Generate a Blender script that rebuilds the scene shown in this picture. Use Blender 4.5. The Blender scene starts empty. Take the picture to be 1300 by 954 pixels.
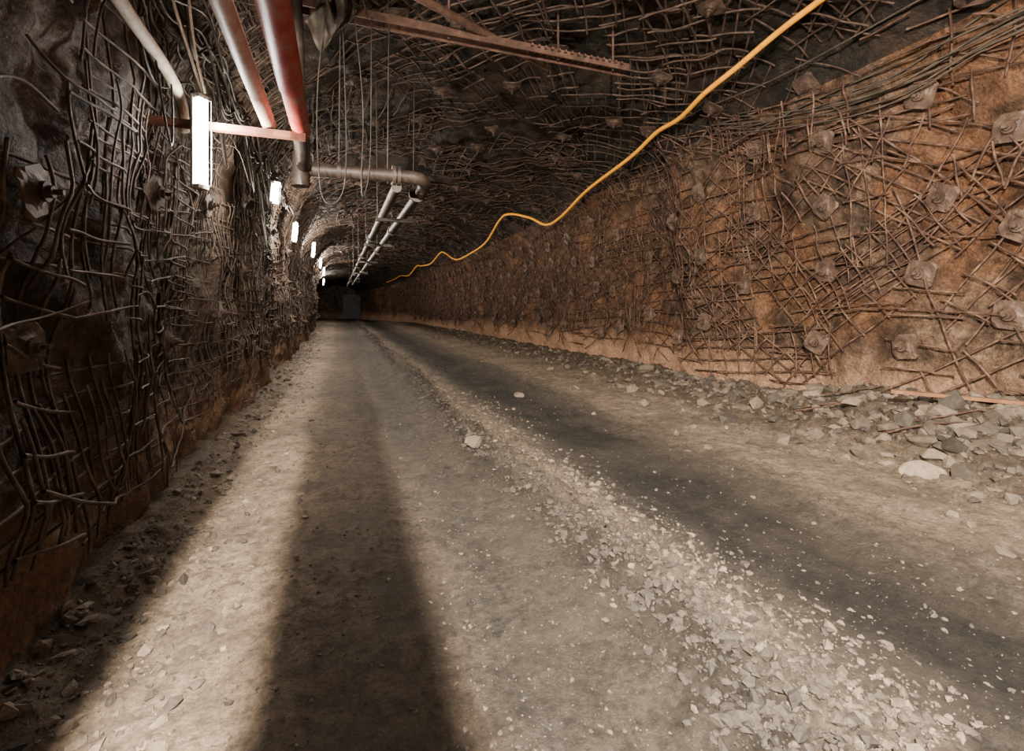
import bpy, math, random
import numpy as np
from mathutils import Vector, Matrix
random.seed(11); rng=np.random.default_rng(7)
SC=bpy.context.scene; COL=SC.collection

# ---------------- numpy perlin noise ----------------
_p=np.random.default_rng(3).permutation(256); PERM=np.concatenate([_p,_p,_p])
_g=np.random.default_rng(5).normal(size=(256,3)); _g/=np.linalg.norm(_g,axis=1)[:,None]
def pn(x,y,z):
    x,y,z=np.broadcast_arrays(np.asarray(x,float),np.asarray(y,float),np.asarray(z,float))
    xi=np.floor(x).astype(int);yi=np.floor(y).astype(int);zi=np.floor(z).astype(int)
    xf=x-xi;yf=y-yi;zf=z-zi
    xi&=255;yi&=255;zi&=255
    f=lambda t:t*t*t*(t*(t*6-15)+10)
    u,v,w=f(xf),f(yf),f(zf)
    def gr(a,b,c):
        g=_g[PERM[PERM[PERM[(xi+a)&255]+((yi+b)&255)]+((zi+c)&255)]]
        return g[...,0]*(xf-a)+g[...,1]*(yf-b)+g[...,2]*(zf-c)
    L=lambda a,b,t:a+(b-a)*t
    return 1.6*L(L(L(gr(0,0,0),gr(1,0,0),u),L(gr(0,1,0),gr(1,1,0),u),v),
             L(L(gr(0,0,1),gr(1,0,1),u),L(gr(0,1,1),gr(1,1,1),u),v),w)
def fbm(x,y,z,o=4,r=.5):
    a=1;s=0
    for i in range(o):
        s=s+a*pn(x+7.3*i,y+3.1*i,z+1.7*i); x=x*2.03;y=y*2.03;z=z*2.03;a*=r
    return s
def ridged(x,y,z,o=3):
    a=1;s=0
    for i in range(o):
        s=s+a*(1-2*np.abs(pn(x+5.1*i,y+2.3*i,z+9.1*i))); x=x*2.1;y=y*2.1;z=z*2.1;a*=.5
    return s
def sst(a,b,x):
    t=np.clip((x-a)/(b-a),0,1);return t*t*(3-2*t)

# ---------------- material helpers ----------------
def mat(name):
    m=bpy.data.materials.new(name);m.use_nodes=True
    nt=m.node_tree;b=nt.nodes['Principled BSDF'];return m,nt,b
def noise(nt,scale,detail=6,rough=.6,vec=None,dist=0):
    n=nt.nodes.new('ShaderNodeTexNoise');n.inputs['Scale'].default_value=scale
    n.inputs['Detail'].default_value=detail;n.inputs['Roughness'].default_value=rough
    n.inputs['Distortion'].default_value=dist
    if vec: nt.links.new(vec,n.inputs['Vector'])
    return n
def ramp(nt,src,stops):
    r=nt.nodes.new('ShaderNodeValToRGB')
    e=r.color_ramp.elements
    while len(e)<len(stops): e.new(.5)
    for i,(p,c) in enumerate(stops):
        e[i].position=p
        e[i].color=(c[0],c[1],c[2],1) if isinstance(c,(tuple,list)) else (c,c,c,1)
    nt.links.new(src,r.inputs[0]);return r
def mix(nt,fac,a,b,mode='MIX'):
    m=nt.nodes.new('ShaderNodeMix');m.data_type='RGBA';m.blend_type=mode
    if isinstance(fac,(int,float)): m.inputs[0].default_value=fac
    else: nt.links.new(fac,m.inputs[0])
    for i,v in ((6,a),(7,b)):
        if isinstance(v,tuple): m.inputs[i].default_value=(*v,1)
        else: nt.links.new(v,m.inputs[i])
    return m.outputs[2]
def geo(nt): return nt.nodes.new('ShaderNodeNewGeometry').outputs['Position']
def mrange(nt,src,a,b,c=0,d=1):
    m=nt.nodes.new('ShaderNodeMapRange');m.inputs[1].default_value=a;m.inputs[2].default_value=b
    m.inputs[3].default_value=c;m.inputs[4].default_value=d
    nt.links.new(src,m.inputs[0]);return m.outputs[0]
def mth(nt,op,a,b=None):
    m=nt.nodes.new('ShaderNodeMath');m.operation=op
    for i,v in ((0,a),(1,b)):
        if v is None: continue
        if isinstance(v,(int,float)): m.inputs[i].default_value=v
        else: nt.links.new(v,m.inputs[i])
    return m.outputs[0]
def bump(nt,b,h,strength=.5,dist=.03,prev=None):
    n=nt.nodes.new('ShaderNodeBump');n.inputs['Strength'].default_value=strength
    n.inputs['Distance'].default_value=dist
    nt.links.new(h,n.inputs['Height'])
    if prev: nt.links.new(prev,n.inputs['Normal'])
    nt.links.new(n.outputs[0],b.inputs['Normal']);return n.outputs[0]

def rock_mat(name,dark,mid,orange,light,base,of=.75):
    m,nt,b=mat(name);P=geo(nt)
    n1=noise(nt,.8,5,.6,P,.4);n2=noise(nt,4,8,.7,P,.3);n3=noise(nt,1.6,6,.65,P,1.0)
    c=ramp(nt,n2.outputs[0],[(.33,dark),(.48,mid),(.68,light)]).outputs[0]
    f=ramp(nt,n1.outputs[0],[(.45,0.),(.58,1.)]).outputs[0]
    c=mix(nt,mth(nt,'MULTIPLY',f,of),c,orange)
    f3=ramp(nt,n3.outputs[0],[(.4,0.),(.6,1.)]).outputs[0]
    c=mix(nt,mth(nt,'MULTIPLY',f3,.5),c,mid)
    sx=nt.nodes.new('ShaderNodeSeparateXYZ');nt.links.new(P,sx.inputs[0])
    zz=mth(nt,'ADD',sx.outputs[2],mth(nt,'MULTIPLY',n3.outputs[0],-.9))
    d=mrange(nt,zz,.5,-.1)
    n4=noise(nt,28,6,.7,P)
    n7=noise(nt,2.3,5,.6,P,.8)
    c=mix(nt,.8,c,ramp(nt,n7.outputs[0],[(.38,.2),(.56,1.)]).outputs[0],'MULTIPLY')
    c=mix(nt,mth(nt,'MULTIPLY',d,.85),c,base)
    c=mix(nt,.75,c,ramp(nt,n4.outputs[0],[(.34,.15),(.64,1.)]).outputs[0],'MULTIPLY')
    nt.links.new(c,b.inputs['Base Color']);b.inputs['Roughness'].default_value=.72
    b.inputs['Specular IOR Level'].default_value=.35
    h1=bump(nt,b,n3.outputs[0],1.,.15)
    h2=bump(nt,b,n2.outputs[0],.9,.09,h1)
    bump(nt,b,n4.outputs[0],.8,.025,h2)
    return m
M_rw=rock_mat('rock_wall_brown',(.035,.022,.015),(.145,.085,.053),(.34,.145,.062),(.36,.24,.16),(.56,.33,.21))
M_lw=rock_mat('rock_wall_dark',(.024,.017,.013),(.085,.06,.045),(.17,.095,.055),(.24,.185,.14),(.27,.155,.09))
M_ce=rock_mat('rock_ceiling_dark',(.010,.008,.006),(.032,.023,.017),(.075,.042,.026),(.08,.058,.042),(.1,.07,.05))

def rust_mat(name,a,b_,c_,rough=.75,metal=.25):
    m,nt,b=mat(name);P=geo(nt)
    n=noise(nt,7,6,.7,P);n2=noise(nt,60,4,.6,P)
    c=ramp(nt,n.outputs[0],[(.32,a),(.5,b_),(.7,c_)]).outputs[0]
    nt.links.new(c,b.inputs['Base Color']);b.inputs['Roughness'].default_value=rough
    b.inputs['Metallic'].default_value=metal
    bump(nt,b,n2.outputs[0],.4,.004);return m
M_bar=rust_mat('rusty_bar',(.02,.01,.007),(.08,.04,.026),(.24,.15,.1))
M_barL=rust_mat('rusty_bar_grey',(.02,.012,.009),(.058,.038,.029),(.16,.12,.09))
M_barC=rust_mat('rusty_bar_dark',(.02,.012,.009),(.06,.036,.026),(.13,.09,.066))
M_plate=rust_mat('rusty_plate',(.035,.02,.015),(.09,.055,.039),(.19,.13,.098),.6,.3)
M_pipe=rust_mat('dusty_pipe',(.018,.012,.009),(.036,.025,.02),(.075,.055,.044),.55,.25)
M_red=rust_mat('red_paint_pipe',(.3,.16,.13),(.36,.04,.03),(.14,.018,.018),.45,.0)
M_pink=rust_mat('pale_pipe',(.28,.12,.09),(.42,.28,.23),(.52,.42,.37),.5,.0)
M_beam=rust_mat('rusty_beam',(.03,.015,.011),(.075,.036,.024),(.14,.085,.06),.7,.1)
M_brk=rust_mat('orange_bracket',(.04,.013,.006),(.09,.025,.01),(.13,.05,.022),.7,.1)
M_cab=rust_mat('dark_cable',(.015,.012,.01),(.03,.024,.019),(.065,.05,.04),.6,.0)
M_cabr=rust_mat('brown_cable',(.025,.02,.015),(.055,.043,.032),(.11,.085,.065),.6,.0)
M_cabg=rust_mat('dusty_cable',(.16,.13,.1),(.3,.24,.18),(.45,.37,.3),.7,.0)
M_yel=rust_mat('yellow_cable',(.75,.28,.01),(.92,.38,.012),(.95,.44,.02),.45,.0)
M_grey=rust_mat('lamp_housing',(.2,.19,.17),(.3,.29,.26),(.4,.39,.36),.5,.2)
M_wood=rust_mat('timber',(.12,.05,.02),(.2,.09,.04),(.3,.15,.07),.8,0)
M_tarp=rust_mat('dusty_sheet',(.025,.02,.016),(.045,.036,.028),(.08,.065,.052),.6,0)
M_door=rust_mat('door_paint',(.02,.023,.029),(.033,.037,.045),(.055,.06,.07),.6,.2)
def emis(name,col,s):
    m,nt,b=mat(name);b.inputs['Emission Color'].default_value=(*col,1)
    b.inputs['Emission Strength'].default_value=s;b.inputs['Base Color'].default_value=(.9,.9,.9,1)
    return m
M_tube=emis('lamp_glow',(1,.96,.9),160)

def stone_mat():
    m,nt,b=mat('broken_stone');P=geo(nt)
    at=nt.nodes.new('ShaderNodeAttribute');at.attribute_name='tint'
    c=ramp(nt,at.outputs['Fac'],[(0,(.04,.033,.027)),(.35,(.085,.067,.052)),(.65,(.15,.115,.084)),(1,(.29,.22,.165))]).outputs[0]
    n=noise(nt,25,5,.7,P)
    c=mix(nt,.7,c,ramp(nt,n.outputs[0],[(.32,.35),(.66,1.)]).outputs[0],'MULTIPLY')
    nt.links.new(c,b.inputs['Base Color']);b.inputs['Roughness'].default_value=.8
    bump(nt,b,n.outputs[0],.7,.02);return m
M_st=stone_mat()
def floor_mat():
    m,nt,b=mat('dirt_floor');P=geo(nt)
    sx=nt.nodes.new('ShaderNodeSeparateXYZ');nt.links.new(P,sx.inputs[0])
    mp=nt.nodes.new('ShaderNodeMapping');mp.inputs['Scale'].default_value=(1,.22,1)
    nt.links.new(P,mp.inputs[0])
    ns=noise(nt,1.6,6,.65,mp.outputs[0],.3); n2=noise(nt,6,8,.7,P,.2);n3=noise(nt,45,8,.75,P); n5=noise(nt,1.1,5,.65,P);n6=noise(nt,16,6,.7,P)
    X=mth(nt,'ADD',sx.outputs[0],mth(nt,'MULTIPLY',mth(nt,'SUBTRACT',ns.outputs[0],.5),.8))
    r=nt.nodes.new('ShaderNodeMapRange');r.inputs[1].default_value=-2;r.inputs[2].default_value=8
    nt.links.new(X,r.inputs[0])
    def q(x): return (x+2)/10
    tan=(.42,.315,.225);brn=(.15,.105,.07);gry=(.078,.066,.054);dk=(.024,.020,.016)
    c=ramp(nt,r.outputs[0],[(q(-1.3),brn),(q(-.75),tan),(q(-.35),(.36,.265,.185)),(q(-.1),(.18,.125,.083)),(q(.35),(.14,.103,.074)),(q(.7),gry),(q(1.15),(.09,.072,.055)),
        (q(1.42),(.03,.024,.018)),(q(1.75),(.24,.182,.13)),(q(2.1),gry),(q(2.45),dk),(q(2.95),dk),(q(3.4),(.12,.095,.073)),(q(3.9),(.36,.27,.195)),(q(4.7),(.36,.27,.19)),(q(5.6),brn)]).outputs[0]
    c=mix(nt,.85,c,ramp(nt,n2.outputs[0],[(.33,.3),(.62,1.)]).outputs[0],'MULTIPLY')
    c=mix(nt,.8,c,ramp(nt,n3.outputs[0],[(.34,.3),(.6,1.)]).outputs[0],'MULTIPLY')
    c=mix(nt,.75,c,ramp(nt,n6.outputs[0],[(.37,.35),(.52,1.)]).outputs[0],'MULTIPLY')
    c=mix(nt,.4,c,(1.,1.,1.),'SOFT_LIGHT')
    f=ramp(nt,n5.outputs[0],[(.46,0.),(.6,.5)]).outputs[0]
    c=mix(nt,f,c,(.07,.056,.043))
    nt.links.new(c,b.inputs['Base Color'])
    b.inputs['Roughness'].default_value=.75
    b.inputs['Specular IOR Level'].default_value=.35
    h=bump(nt,b,n2.outputs[0],1.,.09);h=bump(nt,b,n6.outputs[0],1.,.05,h);bump(nt,b,n3.outputs[0],1.,.025,h);return m
M_fl=floor_mat()

# ---------------- mesh helpers ----------------
def mesh_np(name,V,F,m,smooth=True,parent=None,tint=None):
    V=np.asarray(V,float).reshape(-1,3);F=np.asarray(F,int)
    me=bpy.data.meshes.new(name);n=F.shape[1]
    me.vertices.add(len(V));me.vertices.foreach_set('co',V.ravel())
    me.loops.add(F.size);me.loops.foreach_set('vertex_index',F.ravel())
    me.polygons.add(len(F));me.polygons.foreach_set('loop_start',np.arange(len(F))*n)
    me.polygons.foreach_set('loop_total',np.full(len(F),n))
    me.update(calc_edges=True);me.validate()
    me.polygons.foreach_set('use_smooth',np.full(len(me.polygons),smooth))
    if tint is not None:
        a=me.attributes.new('tint','FLOAT','POINT');a.data.foreach_set('value',np.asarray(tint,float))
    me.materials.append(m)
    o=bpy.data.objects.new(name,me);COL.objects.link(o)
    if parent:o.parent=parent
    return o
class Acc:
    def __init__(s): s.V=[];s.F=[];s.n=0
    def add(s,V,F): s.V.append(V);s.F.append(np.asarray(F)+s.n);s.n+=len(V)
    def obj(s,name,m,smooth=True,parent=None): return mesh_np(name,np.concatenate(s.V),np.concatenate(s.F),m,smooth,parent)
def tubes(P,R,sides=5,ref=None):
    nb,npt,_=P.shape
    T=np.gradient(P,axis=1);T/=np.linalg.norm(T,axis=2,keepdims=True)+1e-9
    if ref is None:
        ref=np.tile(np.array([0.13,.21,1.]),(nb,npt,1))
        par=np.abs(T[...,2]).mean(axis=1)>.85
        ref[par]=np.array([1.,.17,.1])
    A=np.cross(T,ref);A/=np.linalg.norm(A,axis=2,keepdims=True)+1e-9
    B=np.cross(T,A)
    R=np.asarray(R,float)
    if R.ndim==1:R=np.repeat(R[:,None],npt,1)
    th=np.arange(sides)/sides*2*np.pi
    V=P[:,:,None,:]+R[:,:,None,None]*(A[:,:,None,:]*np.cos(th)[None,None,:,None]+B[:,:,None,:]*np.sin(th)[None,None,:,None])
    idx=np.arange(nb*npt*sides).reshape(nb,npt,sides)
    a=idx[:,:-1,:];b=idx[:,1:,:]
    F=np.stack([a,np.roll(a,-1,2),np.roll(b,-1,2),b],-1).reshape(-1,4)
    return V.reshape(-1,3),F
def smoothpath(pts,n=10):
    p=[np.array(q,float) for q in pts];p=[2*p[0]-p[1]]+p+[2*p[-1]-p[-2]]
    out=[]
    for i in range(1,len(p)-2):
        for k in range(n):
            t=k/n
            out.append(.5*((2*p[i])+(-p[i-1]+p[i+1])*t+(2*p[i-1]-5*p[i]+4*p[i+1]-p[i+2])*t*t+(-p[i-1]+3*p[i]-3*p[i+1]+p[i+2])*t**3))
    out.append(p[-2]);return np.array(out)
def addpath(acc,pts,r,n=10,sides=10):
    P=smoothpath(pts,n) if n>1 else np.array(pts,float)
    V,F=tubes(P[None],np.array([r]),sides);acc.add(V,F)
def cyl(acc,a,b,r,sides=16,cap=True):
    a=np.array(a,float);b=np.array(b,float)
    V,F=tubes(np.array([[a,a+(b-a)*.33,a+(b-a)*.66,b]]),np.array([[r]*4]),sides)
    acc.add(V,F)
    if cap:
        for c,ring in ((a,V[:sides]),(b,V[-sides:])):
            mid=(ring+np.roll(ring,-1,0))/2
            vv=np.vstack([ring,mid,c[None]]);C=2*sides
            acc.add(vv,[[sides+(i-1)%sides,i,sides+i,C] for i in range(sides)])
def box(acc,c,s,rot=None):
    c=np.array(c,float);s=np.array(s,float)/2
    v=np.array([[x,y,z] for x in(-1,1) for y in(-1,1) for z in(-1,1)],float)*s
    if rot is not None: v=v@np.array(rot).T
    acc.add(v+c,[[0,1,3,2],[4,6,7,5],[0,4,5,1],[2,3,7,6],[0,2,6,4],[1,5,7,3]])
def empty(name,loc=(0,0,0)):
    e=bpy.data.objects.new(name,None);e.empty_display_size=.1;COL.objects.link(e);return e

# ---------------- tunnel surface ----------------
def Lx(y): return -1.3+.06*np.sin(y*.9+.5)+.05*np.sin(y*2.1)-1.3*sst(33,37,y)
def Rx(y): return 6.72-.32*(1-sst(7.4,8.3,y))-.55*sst(20,38,y)-4.0*sst(38,58,y)
def Hh(y): return 5.15-.25*sst(9,20,y)-1.1*sst(28,55,y)
def prof(u,y):
    L,R,H=Lx(y),Rx(y),Hh(y)
    C=[(L+.02,-.3+0*L),(L-.05,1.2+0*L),(L-.05,2.6+0*L),(L+.12,H-1.35),(L+.75,H-.5),(L+2,H-.05),((L+R)/2,H+.1),(R-1.9,H),(R-.65,H-.42),(R-.12,H-1.3),(R+.03,2.3+0*L),(R+.03,1.+0*L),(R-.05,-.3+0*L)]
    cx=np.array([np.broadcast_to(c[0],y.shape) for c in C]);cz=np.array([np.broadcast_to(c[1],y.shape) for c in C])
    cx=np.concatenate([2*cx[:1]-cx[1:2],cx,2*cx[-1:]-cx[-2:-1]]);cz=np.concatenate([2*cz[:1]-cz[1:2],cz,2*cz[-1:]-cz[-2:-1]])
    i=np.clip(np.floor(u).astype(int),0,11);t=u-i
    I=np.indices(y.shape)
    def g(c,k): return c[(i+k,)+tuple(I)]
    def cr(c):
        a,b,d,e=g(c,0),g(c,1),g(c,2),g(c,3)
        return .5*(2*b+(-a+d)*t+(2*a-5*b+4*d-e)*t*t+(-a+3*b-3*d+e)*t**3)
    return cr(cx),cr(cz)
_u=np.linspace(0,12,1201);_x,_z=prof(_u,np.full(1201,5.));_s=np.concatenate([[0],np.cumsum(np.hypot(np.diff(_x),np.diff(_z)))]);SMAX=_s[-1]
def s2u(s): return np.interp(s,_s,_u)
S_L=np.interp(4.0,_u,_s);S_R=np.interp(8.4,_u,_s)
def s_right(z):
    m=_u>8; return float(np.interp(-z,-_z[m],_s[m]))
def s_left(z):
    m=_u<4; return float(np.interp(z,_z[m],_s[m]))
def surf(s,y,off=0.,detail=True):
    s=np.asarray(s,float);y=np.asarray(y,float);s,y=np.broadcast_arrays(s,y)
    u=s2u(np.clip(s,0,SMAX));x,z=prof(u,y)
    u1=np.clip(u+.02,0,12);u0=np.clip(u-.02,0,12)
    x1,z1=prof(u1,y);x0,z0=prof(u0,y)
    tx,tz=x1-x0,z1-z0;l=np.hypot(tx,tz)+1e-9;nx,nz=tz/l,-tx/l
    big=.17*fbm(x*.55,y*.55,z*.55,2)
    m1=.075*(1-2*np.abs(pn(x*1.3+9,y*1.3,z*1.3)))
    if detail:
        D=big+m1+.035*ridged(x*2.9+9,y*2.9,z*2.9,2)+.03*fbm(x*4.5,y*4.5,z*4.5,3)-.02
    else: D=big+.95*m1+.035
    D=D-.05+off
    return np.stack([x+nx*D,y,z+nz*D],-1),np.stack([nx,0*nx,nz],-1)

ys=[-9.0]
while ys[-1]<57:
    y=ys[-1]; ys.append(y+(.25 if y<0 else max(.055,.0105*abs(y))))
ys=np.array(ys)
def grid_obj(name,s0,s1,ds,m):
    ss=np.linspace(s0,s1,int((s1-s0)/ds)+2)
    S,Y=np.meshgrid(ss,ys,indexing='ij')
    P,_=surf(S,Y)
    idx=np.arange(S.size).reshape(S.shape)
    F=np.stack([idx[:-1,:-1],idx[:-1,1:],idx[1:,1:],idx[1:,:-1]],-1).reshape(-1,4)
    return mesh_np(name,P,F,m)
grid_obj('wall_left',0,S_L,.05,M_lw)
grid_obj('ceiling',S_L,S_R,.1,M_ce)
grid_obj('wall_right',S_R,SMAX,.055,M_rw)
def endwall(name,yy,m):
    X,Z=np.meshgrid(np.linspace(-4,8,90),np.linspace(-.3,6,50),indexing='ij')
    Y=yy+.25*fbm(X*.8,yy,Z*.8,4)
    idx=np.arange(X.size).reshape(X.shape)
    F=np.stack([idx[:-1,:-1],idx[:-1,1:],idx[1:,1:],idx[1:,:-1]],-1).reshape(-1,4)
    mesh_np(name,np.stack([X,Y,Z],-1),F,m)
endwall('wall_end',56.5,M_lw);endwall('wall_back',-8.6,M_lw)

# ---------------- floor ----------------
def bank(y): return .42-.27*sst(2.5,7,y)-.1*sst(7,15,y)
def fz(x,y):
    x=np.asarray(x,float);y=np.asarray(y,float)
    rc=1.48+.08*np.sin(y*.6)+.1*pn(y*.8,3.3,0.)
    rn=.6+.9*pn(x*3,y*2.5,7.)
    z=.085*np.exp(-((x-rc)/.15)**2)*np.clip(rn,.1,2)
    z=z-.05*np.exp(-((x-2.75)/.5)**4)-.045*np.exp(-((x-.75)/.42)**4)
    z=z+sst(4.6,6.5,x)*bank(y)*(1+.5*fbm(x*.9,y*.9,2.,3))
    z=z+.1*(1-sst(-1.35,-.8,x))
    rough=.014+.03*np.exp(-((x-1.6)/.4)**2)+.05*sst(4.2,5.6,x)+.02*(1-sst(-1.1,-.5,x))
    z=z+rough*fbm(x*4,y*4,1.,5,.65)+.025*fbm(x*.7,y*.5,5.,2)
    return z
xs=np.concatenate([np.arange(-3.2,-1.4,.15),np.arange(-1.4,3.4,.022),np.arange(3.4,7.4,.04)])
fy=[-9.0]
while fy[-1]<57.2:
    y=fy[-1];fy.append(y+(.3 if y<.3 else max(.024,.0085*y)))
fy=np.array(fy)
X,Y=np.meshgrid(xs,fy,indexing='ij');Z=fz(X,Y)
idx=np.arange(X.size).reshape(X.shape)
F=np.stack([idx[:-1,:-1],idx[1:,:-1],idx[1:,1:],idx[:-1,1:]],-1).reshape(-1,4)
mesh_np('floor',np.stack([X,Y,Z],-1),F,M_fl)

# ---------------- reinforcement mesh straps ----------------
class Bars:
    def __init__(s): s.S=[];s.Y=[];s.O=[];s.R=[]
    def bar(s,s0,y0,s1,y1,off,r,wob=.03,npt=15,bow=0):
        t=np.linspace(0,1,npt);ph=rng.uniform(0,6.3,2)
        L=math.hypot(s1-s0,y1-y0)+1e-6;nx,ny=-(y1-y0)/L,(s1-s0)/L
        w=wob*(np.sin(t*rng.uniform(3,7)+ph[0])+.3*np.sin(t*11+ph[1]))+bow*np.sin(np.pi*t)
        s.S.append(s0+(s1-s0)*t+w*nx);s.Y.append(y0+(y1-y0)*t+w*ny)
        s.O.append(off+.01*np.sin(t*rng.uniform(3,9)+ph[1]));s.R.append(r)
    def build(s,name,m,sides=5,smin=0,smax=99,ymin=-9,ymax=56):
        S=np.array(s.S);Y=np.array(s.Y);O=np.array(s.O);R=np.array(s.R)
        k=(S.min(1)>smin)&(S.max(1)<smax)&(Y.min(1)>ymin)&(Y.max(1)<ymax)
        S,Y,O,R=S[k],Y[k],O[k],R[k]
        P,N=surf(S,Y,O,False)
        V,F=tubes(P,R,sides,N)
        return mesh_np(name,V,F,m)
def strap(B,s0,y0,ang,length,nl,sp,cs,r,off,wob=.014):
    ca,sa=math.cos(ang),math.sin(ang)
    def pt(a,b): return s0+a*sa+b*ca,y0+a*ca-b*sa
    W=(nl-1)*sp
    for i in range(nl):
        b=-W/2+i*sp+random.uniform(-.015,.015);e=random.uniform(-.06,.06)
        p=pt(-length/2+e,b);q=pt(length/2+e,b+random.uniform(-.03,.03))
        B.bar(*p,*q,off,r,wob)
    n=int(length/cs)
    for i in range(n+1):
        a=-length/2+i*cs+random.uniform(-.02,.02)
        p=pt(a+random.uniform(-.03,.03),-W/2-.06);q=pt(a+random.uniform(-.03,.03),W/2+.06)
        B.bar(*p,*q,off+.02,r,.006)
B=Bars()
zt=S_R-.2; zb=s_right(.45)
y=-2.5;row=0
while y<46:
    ns=4
    for k in range(ns):
        s0=zt+(k+random.uniform(.2,.8))*(zb-zt)/ns
        ang=math.radians(random.choice([0,6,-8,28,-30,36,-40,52,-55,90,84]) + random.uniform(-6,6))
        strap(B,s0,y+random.uniform(-.3,.3),ang,random.uniform(1.7,2.9),random.choice([3,4,4]),random.uniform(.17,.25),random.uniform(.3,.46),random.uniform(.0105,.0135)*(1+.4*sst(9,30,y)),random.uniform(.03,.07))
    y+=.68 if y<16 else .85
for i in range(110):
    s0=random.uniform(zt,zb);y0=random.uniform(.5,22);a=math.radians(random.choice([20,35,-30,-42,55,-58,75,-80,3])+random.uniform(-10,10));l=random.uniform(1.2,2.8)
    B.bar(s0,y0,s0+l*math.sin(a),y0+l*math.cos(a),random.uniform(.05,.09),random.uniform(.009,.013),.02,bow=random.uniform(-.15,.15))
B.build('reinforcement_mesh_right',M_bar,5,S_R-.5,s_right(.25))
B=Bars();y=1.5
while y<40:
    for k in range(4):
        s0=S_L+(k+random.random())*(S_R-S_L)/4
        ang=math.radians(random.choice([0,45,-45,38,-50,90])+random.uniform(-8,8))
        strap(B,s0,y,ang,random.uniform(1.6,3.2),random.choice([3,4,5]),random.uniform(.15,.25),random.uniform(.3,.5),random.uniform(.011,.015),random.uniform(.02,.08))
    y+=.85
B.build('reinforcement_mesh_ceiling',M_barC,5,S_L-.5,S_R+.5)
B=Bars();y=.5
zl=s_left(.6)
while y<36:
    for k in range(4):
        s0=zl+(k+random.random())*(S_L-zl)/4
        ang=math.radians(random.choice([0,4,-4,90,88,92,85,80,-80])+random.uniform(-4,4))
        strap(B,s0,y+random.uniform(-.3,.3),ang,random.uniform(1.0,2.0),random.choice([4,5,6]),random.uniform(.11,.18),random.uniform(.15,.25),random.uniform(.006,.009)*(1+.5*sst(8,25,y)),random.uniform(.005,.045),.008)
    y+=.6
for i in range(130):
    s0=random.uniform(zl-.2,S_L-.2);y0=random.uniform(1.2,10) if i<60 else random.uniform(9,34);a=math.radians(random.choice([90,80,-80,60,20,-20,45])+random.uniform(-12,12));l=random.uniform(.4,1.2)
    B.bar(s0,y0,s0+l*math.sin(a),y0+l*math.cos(a),random.uniform(.03,.09),random.uniform(.006,.010),.02,bow=random.uniform(-.1,.1))
B.build('reinforcement_mesh_left',M_barL,5,.35,S_L+.4)

# ---------------- bolt plates ----------------
def plate_geom():
    A=Acc();h=.5
    n=9;g=np.linspace(-h,h,n);GX,GY=np.meshgrid(g,g,indexing='ij')
    rr=np.hypot(GX,GY);GZ=.15*np.exp(-(rr/.24)**4)
    c=(np.abs(GX)>.45)&(np.abs(GY)>.45);GX=np.where(c,GX*.88,GX);GY=np.where(c,GY*.88,GY);GZ=GZ-.05*(rr>.6)
    idx=np.arange(n*n).reshape(n,n);F=np.stack([idx[:-1,:-1],idx[1:,:-1],idx[1:,1:],idx[:-1,1:]],-1).reshape(-1,4)
    V=np.stack([GX,GY,GZ],-1).reshape(-1,3)
    A.add(V,F);V2=V.copy();V2[:,2]-=.05;A.add(V2,F[:,::-1])
    ring=[idx[i,0] for i in range(n)]+[idx[-1,j] for j in range(1,n)]+[idx[i,-1] for i in range(n-2,-1,-1)]+[idx[0,j] for j in range(n-2,0,-1)]
    rv=np.vstack([V[ring],V2[ring]]);m=len(ring);A.add(rv,[[i,(i+1)%m,m+(i+1)%m,m+i] for i in range(m)])
    cyl(A,(0,0,.1),(0,0,.17),.21,14);cyl(A,(0,0,.17),(0,0,.26),.13,6);cyl(A,(0,0,.2),(0,0,.42),.06,8)
    return np.concatenate(A.V),np.concatenate(A.F)
PV,PF=plate_geom()
def plates(name,lst,m):
    A=Acc()
    for s,y,size,off in lst:
        P,N=surf(np.array([s]),np.array([y]),off,False);P=P[0];N=N[0]
        N=N+rng.normal(0,.08,3);N/=np.linalg.norm(N)
        t=np.array([0,1,0.]);t-=N*(t@N);t/=np.linalg.norm(t);b=np.cross(N,t)
        a=rng.uniform(0,6.28);t2=t*math.cos(a)+b*math.sin(a);b2=np.cross(N,t2)
        A.add((PV[:,0:1]*t2+PV[:,1:2]*b2+PV[:,2:3]*N)*size+P,PF)
    return A.obj(name,m,False)
near=[(3.37,2.73),(3.53,1.87),(4.59,2.86),(5.76,4.0),(6.07,1.84),(3.64,1.01),(4.76,.98),(7.83,2.1),(7.83,3.2),(7.83,.86),(4.48,3.74),(3.44,3.91),(5.9,3.02),(4.7,1.98),(10.6,1.87),(2.7,2.3),(2.75,3.3),(10.3,3.3),(9.1,2.6),(9.0,1.3),(6.9,1.2),(6.9,2.4),(7.0,3.6),(2.75,1.4),(10.4,.95)]
lst=[(s_right(z),y,.29,.09) for y,z in near]
y=11.6
while y<44:
    for z in (.95,1.9,2.85,3.7):
        lst.append((s_right(z+random.uniform(-.2,.2)),y+random.uniform(-.3,.3),.31,.1))
    y+=1.3
plates('rock_bolt_plates_right',lst,M_plate)
lst=[]
y=3.
while y<34:
    for k in range(5): lst.append((S_L+.3+(k+random.uniform(.2,.8))*(S_R-S_L)/5,y+random.uniform(-.3,.3),.3,.1))
    y+=1.5
plates('rock_bolt_plates_ceiling',lst,M_barC)
lst=[(s_left(1.31),2.74,.22,.07),(s_left(2.0),2.65,.22,.07),(s_left(2.3),4.0,.24,.08),(s_left(1.2),4.6,.24,.08),(s_left(2.6),6.0,.24,.08),(s_left(1.4),6.3,.24,.08)]
y=7.5
while y<34:
    for z in (1.,2.,3.): lst.append((s_left(z+random.uniform(-.2,.2)),y+random.uniform(-.3,.3),.26,.1))
    y+=1.4
plates('rock_bolt_plates_left',lst,M_barL)

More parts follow.
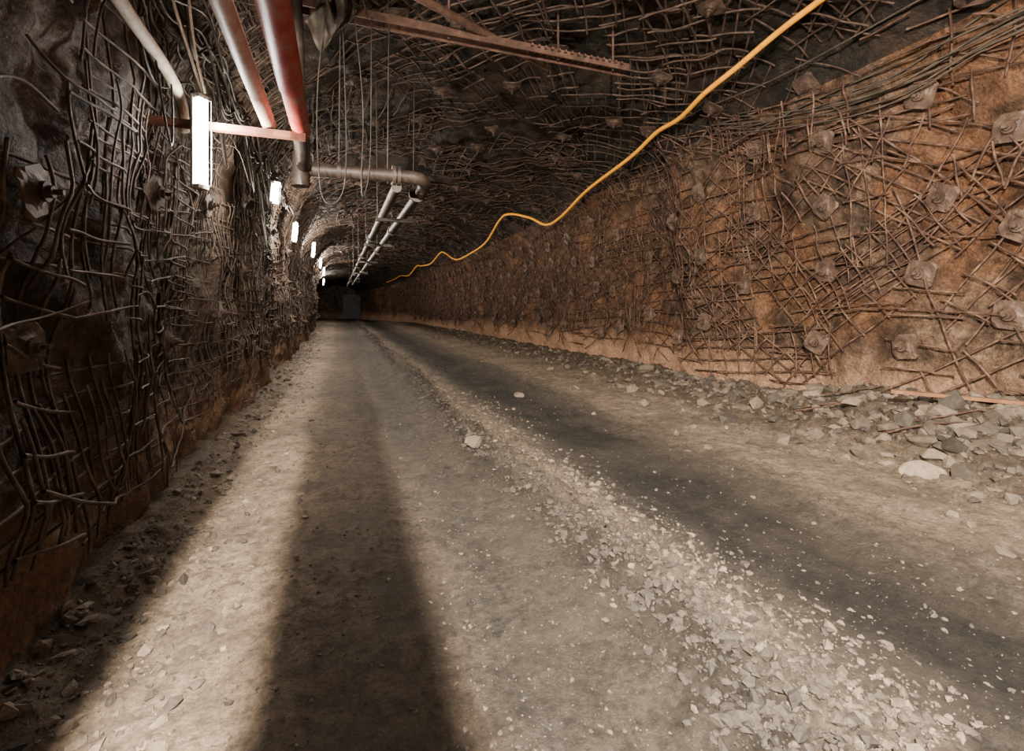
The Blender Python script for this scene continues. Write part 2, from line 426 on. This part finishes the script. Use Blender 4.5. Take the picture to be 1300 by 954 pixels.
# ---------------- overhead pipes ----------------
A=Acc()
cyl(A,(-.275,-5,2.85),(-.275,3.2,2.85),.075,20)
for yy in (-2.2,.6): cyl(A,(-.275,yy,2.85),(-.275,yy+.05,2.85),.095,20)
cyl(A,(-.275,3.2,2.85),(-.275,4.05,2.87),.068,20)
A.obj('red_water_pipe',M_red)
A=Acc();cyl(A,(-.495,-5,2.85),(-.495,4.0,2.87),.05,18)
A.obj('compressed_air_pipe',M_pink)
E=empty('ventilation_pipe_run')
A=Acc()
addpath(A,[(-.28,4.0,2.87),(-.3,4.6,2.88),(-.33,5.05,2.9),(-.30,5.28,2.92),(-.1,5.33,2.93)],.065,8,16)
cyl(A,(-.33,5.3,2.9),(.78,5.33,2.93),.07,18)
addpath(A,[(.7,5.33,2.93),(.86,5.35,2.92),(.93,5.47,2.9),(.94,5.75,2.86)],.072,8,16)
cyl(A,(.93,5.6,2.87),(.95,36,3.0),.062,16)
cyl(A,(.6,5.33,2.80),(.6,36,2.9),.055,16)
for p,q,r in (((.55,5.33,2.93),(.585,5.33,2.93),.11),((.6,5.33,2.93),(.635,5.33,2.93),.11),((-.02,5.33,2.92),(.02,5.33,2.92),.1),((.9,5.8,2.86),(.9,5.84,2.86),.1)): cyl(A,p,q,r,18)
for yy in (9,12.5,16,20,25): cyl(A,(.94,yy,2.89),(.94,yy+.06,2.89),.095,14);cyl(A,(.6,yy+.6,2.82),(.6,yy+.66,2.82),.085,14)
cyl(A,(-.36,5.3,2.9),(-.42,5.32,4.9),.062,14)
cyl(A,(-.36,5.28,2.72),(-.36,5.28,3.06),.085,14)
A.obj('pipes',M_pipe,True,E)
A=Acc()
for yy in (7,10,14,19,26):
    box(A,(.77,yy,2.73),(.55,.05,.05))
    cyl(A,(.52,yy,2.72),(.5,yy,4.9),.006,6);cyl(A,(1.02,yy,2.72),(1.04,yy,4.9),.006,6)
for x in (0.0,.5): cyl(A,(x,5.33,2.84),(x+.02,5.33,5.0),.006,6)
A.obj('hangers',M_cab,False,E)
A=Acc();box(A,(-.78,3.93,2.77),(1.08,.05,.025));box(A,(-.78,3.905,2.785),(1.08,.008,.045));box(A,(-.245,3.93,2.8),(.02,.06,.08))
A.obj('pipe_bracket',M_brk,False)
A=Acc();box(A,(1.55,5.4,4.68),(4.1,.16,.02));box(A,(1.55,5.32,4.64),(4.1,.015,.09));box(A,(1.55,5.48,4.64),(4.1,.015,.09))
for i in range(15): box(A,(2.2+i*.09,5.4,4.66),(.025,.26,.03))
for x in(-.2,1.2,2.6,3.4): cyl(A,(x,5.4,4.6),(x,5.4,5.2),.014,8)
A.obj('steel_ceiling_channel',M_beam,False)
A=Acc();cyl(A,(-.3,4.3,4.6),(2.7,5.9,4.75),.045,12);A.obj('roof_strut',M_beam)
U,Vv=np.meshgrid(np.linspace(0,1,24),np.linspace(0,1,24),indexing='ij')
Xs=-.3+.4*U+.08*np.sin(Vv*4);Ys=5.2+.08*np.sin(U*14+Vv*3)+.06*fbm(U*4,Vv*4,0,3);Zs=4.72-.6*Vv*(1-.35*np.abs(U-.5)*2)+.05*np.sin(U*9)
idx=np.arange(U.size).reshape(U.shape);F=np.stack([idx[:-1,:-1],idx[1:,:-1],idx[1:,1:],idx[:-1,1:]],-1).reshape(-1,4)
mesh_np('hanging_plastic_sheet',np.stack([Xs,Ys,Zs],-1),F,M_tarp)

# ---------------- cables ----------------
A=Acc()
addpath(A,[(5.0,1.5,5.0),(5.05,3.0,4.97),(5.1,4.2,4.9),(5.1,5.0,4.75),(5.1,5.6,4.65),(5.3,6.4,4.6),(5.45,7.2,4.66),(5.6,8.25,4.53),(5.75,10.3,4.34),(5.85,12.0,3.98),(5.85,13.0,3.93),(5.6,13.7,4.25),(5.25,14.6,4.5),(5.25,15.6,4.45),(5.35,17.5,3.95),(5.35,19.6,3.76),(5.2,21.8,3.66),(5.05,23.6,4.15),(5.0,24.6,4.25),(4.95,27,3.9),(4.9,30,4.0),(4.85,31.6,4.1),(4.8,35,3.7),(4.7,39,3.9),(4.6,43,3.8),(4.0,47,3.6)],.038,10,12)
A.obj('yellow_power_cable',M_yel)
A=Acc()
for i in range(7):
    o=random.uniform(-.15,.15);pts=[]
    for k,(x,y,z) in enumerate([(6.05,-1.0,4.5),(6.1,1.0,4.3),(6.1,2.6,4.25),(6.02,3.8,4.05),(5.95,5.2,4.25),(5.95,6.3,4.6),(6.0,6.9,4.3),(6.05,6.4,3.95),(6.08,5.9,4.1)]):
        pts.append((x+random.uniform(-.05,.05),y+random.uniform(-.1,.1),z+o*(.6+.4*math.sin(k+i))*1.8+random.uniform(-.07,.07)))
    addpath(A,pts[:random.choice([6,7,9])],random.uniform(.007,.012),8,7)
for i in range(3):
    z=random.uniform(4.1,4.8);pts=[(6.0-max(0,z-4.2)*.6+random.uniform(-.1,.05),yy,z+random.uniform(-.12,.12)) for yy in np.linspace(-1,random.uniform(5,9),6)]
    addpath(A,pts,random.uniform(.007,.012),8,6)
A.obj('cable_bundle_right',M_cabr)
A=Acc()
addpath(A,[(-1.0,1.2,3.1),(-1.03,2.4,3.06),(-1.04,3.0,3.04),(-1.04,3.6,3.02),(-1.06,4.0,2.96),(-1.12,4.3,2.86)],.036,8,12)
A.obj('conduit_hose',M_cabg)
A=Acc()
for i in range(8):
    y0=random.uniform(-1,3);x=random.uniform(-1.18,-1.0);z=random.uniform(3.1,3.9);pts=[]
    yy=y0;ye=random.uniform(9,14)
    while yy<ye:
        pts.append((x+random.uniform(-.05,.05),yy,z+random.uniform(.05,.15)));st=random.uniform(.9,1.8)
        pts.append((x+random.uniform(-.05,.08),yy+st/2,z-random.uniform(.05,.25)));yy+=st
    addpath(A,pts,random.uniform(.007,.014),7,6)
for i in range(10):
    y0=random.uniform(2.6,9);x=-1.12+random.uniform(0,.15);w=random.uniform(.1,.5);zt_=random.uniform(2.9,3.9);d=random.uniform(.3,.9)
    addpath(A,[(x,y0,zt_),(x+.06,y0+w*.15,zt_-d*.7),(x+.08,y0+w*.5,zt_-d),(x+.05,y0+w*.85,zt_-d*.6),(x,y0+w,zt_+random.uniform(-.2,.1))],random.uniform(.006,.011),8,6)
for i in range(2):
    x=random.uniform(-.2,.2);addpath(A,[(x,5.15,4.7),(x+random.uniform(-.15,.15),5.15,3.6),(x+random.uniform(-.1,.1),5.1,random.uniform(2.6,2.9)),(x+.12,5.15,random.uniform(2.5,2.75)),(x+.18,5.2,3.1),(x+random.uniform(.1,.4),5.3,4.6)],.006,8,6)
A.obj('cable_bundle_left',M_cab)
A=Acc()
addpath(A,[(-1.0,3.2,3.9),(-.98,3.5,3.45),(-.93,3.75,3.15),(-.9,3.87,2.99)],.01,8,8)
addpath(A,[(-.78,3.0,3.9),(-.88,3.45,3.5),(-.9,3.7,3.2),(-.88,3.86,2.99)],.009,8,8)
A.obj('lamp_cord',M_cabg)

# ---------------- lamps ----------------
def tube_lamp(loc,L,ang,tilt=0.,r=.03):
    e=empty('tube_lamp')
    H=Acc()
    box(H,(-.045,0,0),(.02,.09,L+.06));box(H,(-.02,0,L/2+.015),(.07,.085,.03));box(H,(-.02,0,-L/2-.015),(.07,.085,.03))
    g=Acc()
    for sy in(-.045,.045):
        addpath(g,[(-.04,sy,L/2+.02),(.03,sy,L/2),(.03,sy,-L/2),(-.04,sy,-L/2-.02)],.003,1,5)
    t=Acc();cyl(t,(.0,-.02,-L/2),(0,-.02,L/2),.019,14);cyl(t,(.0,.02,-L/2),(0,.02,L/2),.019,14)
    H.obj('housing',M_grey,False,e);g.obj('wire_guard',M_grey,True,e);t.obj('tubes',M_tube,True,e)
    e.location=loc;e.rotation_euler=(0,tilt,ang)
    return e
WARM=(1,.88,.72)
def area(loc,size,sizey,power,aim,col=WARM):
    l=bpy.data.lights.new('lamp_light','AREA');l.shape='RECTANGLE';l.size=size;l.size_y=sizey;l.energy=power;l.color=col
    o=bpy.data.objects.new('lamp_light',l);COL.objects.link(o)
    o.location=loc;o.rotation_euler=Vector(aim).to_track_quat('-Z','Y').to_euler()
    return o
def point(loc,power,r=.05,col=WARM):
    l=bpy.data.lights.new('lamp_light','POINT');l.energy=power;l.color=col;l.shadow_soft_size=r
    o=bpy.data.objects.new('lamp_light',l);COL.objects.link(o);o.location=loc;return o
def attach(o,e):
    bpy.context.view_layer.update();o.parent=e;o.matrix_parent_inverse=e.matrix_world.inverted()
e=tube_lamp((-.9,3.87,2.65),.6,math.radians(-35));attach(area((-.83,3.83,2.65),.05,.5,150,(1,.7,-.15)),e)
for (loc,L,pt_,ar) in (((-.75,6.66,2.93),.22,130,90),((-.95,12,3.2),.4,420,130),((-.85,18.4,3.5),.5,480,140),((-.9,27,3.75),.5,480,130),((-.9,33,3.7),.5,250,60),((-1.2,43,3.5),.5,260,0)):
    e=tube_lamp(loc,L,math.radians(-50),math.radians(8));attach(point((loc[0]+.12,loc[1]-.12,loc[2]-.02),pt_),e)
    if ar: attach(area((loc[0]+.1,loc[1]+.1,loc[2]),.06,L,ar,(1,.4,-.5)),e)
# lamp behind the photographer with an added light blocker, then an added fill lamp
e=tube_lamp((-.353,-.8,3.58),.6,0,0);e.rotation_euler=(math.radians(90),math.radians(90),0)
attach(area((-.353,-.8,3.52),.04,.04,2400,(.3,.45,-.75)),e)
A=Acc();box(A,(-.411,-.55,3.36),(.01,1.5,.4));sh=A.obj('light_blocker',M_cab,False);attach(sh,e)  # added unseen plate, keeps this lamp's light off the left wall
e=tube_lamp((2.6,-2.5,4.3),.6,math.radians(10));attach(area((2.72,-2.4,4.3),.1,.5,800,(1,.4,-.5)),e)  # added fill lamp out of view, brightens right wall and right floor

# ---------------- far door ----------------
E=empty('steel_door');A=Acc()
box(A,(1.4,55.6,1.35),(1.9,.1,2.7))
for i in range(8): box(A,(.6+i*.23,55.52,1.35),(.03,.05,2.6))
box(A,(1.4,55.5,.5),(1.8,.06,.1));box(A,(1.4,55.5,2.2),(1.8,.06,.1))
A.obj('door_leaf',M_door,False,E)

# ---------------- stones ----------------
import bmesh
bm=bmesh.new();bmesh.ops.create_icosphere(bm,subdivisions=1,radius=1);bm.verts.ensure_lookup_table()
IV=np.array([v.co[:] for v in bm.verts]);IF=np.array([[v.index for v in f.verts] for f in bm.faces]);bm.free()
bm=bmesh.new();bmesh.ops.create_icosphere(bm,subdivisions=3,radius=1);bm.verts.ensure_lookup_table()
IV2=np.array([v.co[:] for v in bm.verts]);IF2=np.array([[v.index for v in f.verts] for f in bm.faces]);bm.free()
def stones(name,X,Y,S,T,V0=IV,F0=IF,flat=(.4,.9),rough=.22,planes=5):
    n=len(X);k=len(V0)
    sc=np.stack([rng.uniform(.75,1.4,n),rng.uniform(.55,1,n),rng.uniform(*flat,n)],-1)
    V=V0[None]*(1+rng.normal(0,rough,(n,k,1)))
    for j in range(planes):
        d=rng.normal(size=(n,3));d/=np.linalg.norm(d,axis=1)[:,None];h=rng.uniform(.4,.75,n)
        q=np.einsum('nkc,nc->nk',V,d);ex=np.clip(q-h[:,None],0,None)
        V=V-ex[...,None]*d[:,None,:]
    V=V*sc[:,None,:]*S[:,None,None]*1.2
    a=rng.uniform(0,6.28,n);b=rng.normal(0,.35,n)
    cb,sb=np.cos(b)[:,None],np.sin(b)[:,None]
    y1=V[...,1]*cb-V[...,2]*sb;z1=V[...,1]*sb+V[...,2]*cb
    ca,sa=np.cos(a)[:,None],np.sin(a)[:,None]
    x2=V[...,0]*ca-y1*sa;y2=V[...,0]*sa+y1*ca
    Zc=fz(X,Y)+S*.12*sc[:,2]
    P=np.stack([x2+X[:,None],y2+Y[:,None],z1+Zc[:,None]],-1)
    F=(F0[None]+np.arange(n)[:,None,None]*k).reshape(-1,3)
    return mesh_np(name,P,F,M_st,False,None,np.repeat(T,k))
def ylog(n,a,b): return a*(b/a)**rng.uniform(0,1,n)
X=[];Y=[];S=[];T=[]
def grp(n,xf,y0,y1,s0,s1,t0,t1,p=3.):
    y=ylog(n,y0,y1);x=xf(n,y);X.append(x);Y.append(y);S.append(s0*(s1/s0)**(rng.uniform(0,1,n)**p)*(1+.012*y));T.append(rng.uniform(t0,t1,n))
grp(6500,lambda n,y:rng.normal(1.45,.13,n)+.08*np.sin(y*.6),1,25,.004,.035,.0,.3,3.)
grp(4200,lambda n,y:rng.normal(1.85,.2,n),1,8,.004,.03,.15,.85,3.)
grp(6000,lambda n,y:6.5-np.abs(rng.normal(0,.9,n)),1.5,30,.007,.08,.1,.85,3.)
grp(900,lambda n,y:6.4-np.abs(rng.normal(0,.7,n)),1.8,9,.03,.12,.1,.9)
grp(5000,lambda n,y:-1.2+np.abs(rng.normal(0,.35,n)),1,30,.004,.04,.1,.95,3.)
grp(7500,lambda n,y:rng.uniform(-1.2,1.3,n),1,15,.0025,.014,.1,.7,4)
grp(6000,lambda n,y:rng.uniform(1.3,6,n),1,20,.003,.018,.1,.7,4)
X,Y,S,T=map(np.concatenate,(X,Y,S,T));k=(X<6.6);stones('gravel',X[k],Y[k],S[k],T[k])
big=[(1.39,4.9,.17,.6),(4.86,2.64,.2,1.),(5.2,2.75,.17,.9),(5.35,2.95,.14,.6),(5.0,2.45,.12,.3),(5.6,3.0,.15,.4),(5.9,3.2,.14,.8),(5.8,3.9,.17,.9),(5.95,4.5,.15,.9),(5.5,3.6,.12,.6),(6.1,4.2,.13,.7),(6.0,2.6,.16,.5),(6.1,5.3,.13,.8),(5.7,2.5,.14,.6),(2.9,7.5,.1,.7),(4.6,10,.12,.8),(5.9,6.2,.12,.5),(5.3,4.3,.09,.4),(1.45,3.6,.05,.5),(2.2,2.1,.045,.3)]
b=np.array(big);stones('large_rocks',b[:,0],b[:,1],b[:,2],b[:,3],IV2,IF2,(.5,.8),.015,14)
A=Acc();z0=float(fz(6.0,3.0))
box(A,(5.95,2.95,z0+.1),(.07,1.1,.035),Matrix.Rotation(.5,3,'Z'));A.obj('timber_plank',M_wood,False)
A=Acc()
for i in range(6):
    x=random.uniform(5,6);y=random.uniform(3,5);addpath(A,[(x,y,float(fz(x,y))+.05),(x+.2,y-.3,float(fz(x+.2,y-.3))+.09),(x+.45,y-.55,float(fz(x+.45,y-.55))+.06)],.008,5,6)
A.obj('loose_wire_scraps',M_bar)

# ---------------- world and camera ----------------
w=bpy.data.worlds.new('w');SC.world=w;w.use_nodes=True;w.node_tree.nodes['Background'].inputs[0].default_value=(.02,.018,.015,1)
cd=bpy.data.cameras.new('camera');cd.sensor_width=36;cd.lens=600/1300*36;cd.shift_y=-(477-388)/1300;cd.clip_start=.05;cd.clip_end=200
co=bpy.data.objects.new('camera',cd);COL.objects.link(co);co.location=(0,0,1.5);co.rotation_euler=(math.pi/2,0,-math.atan(220/600));SC.camera=co
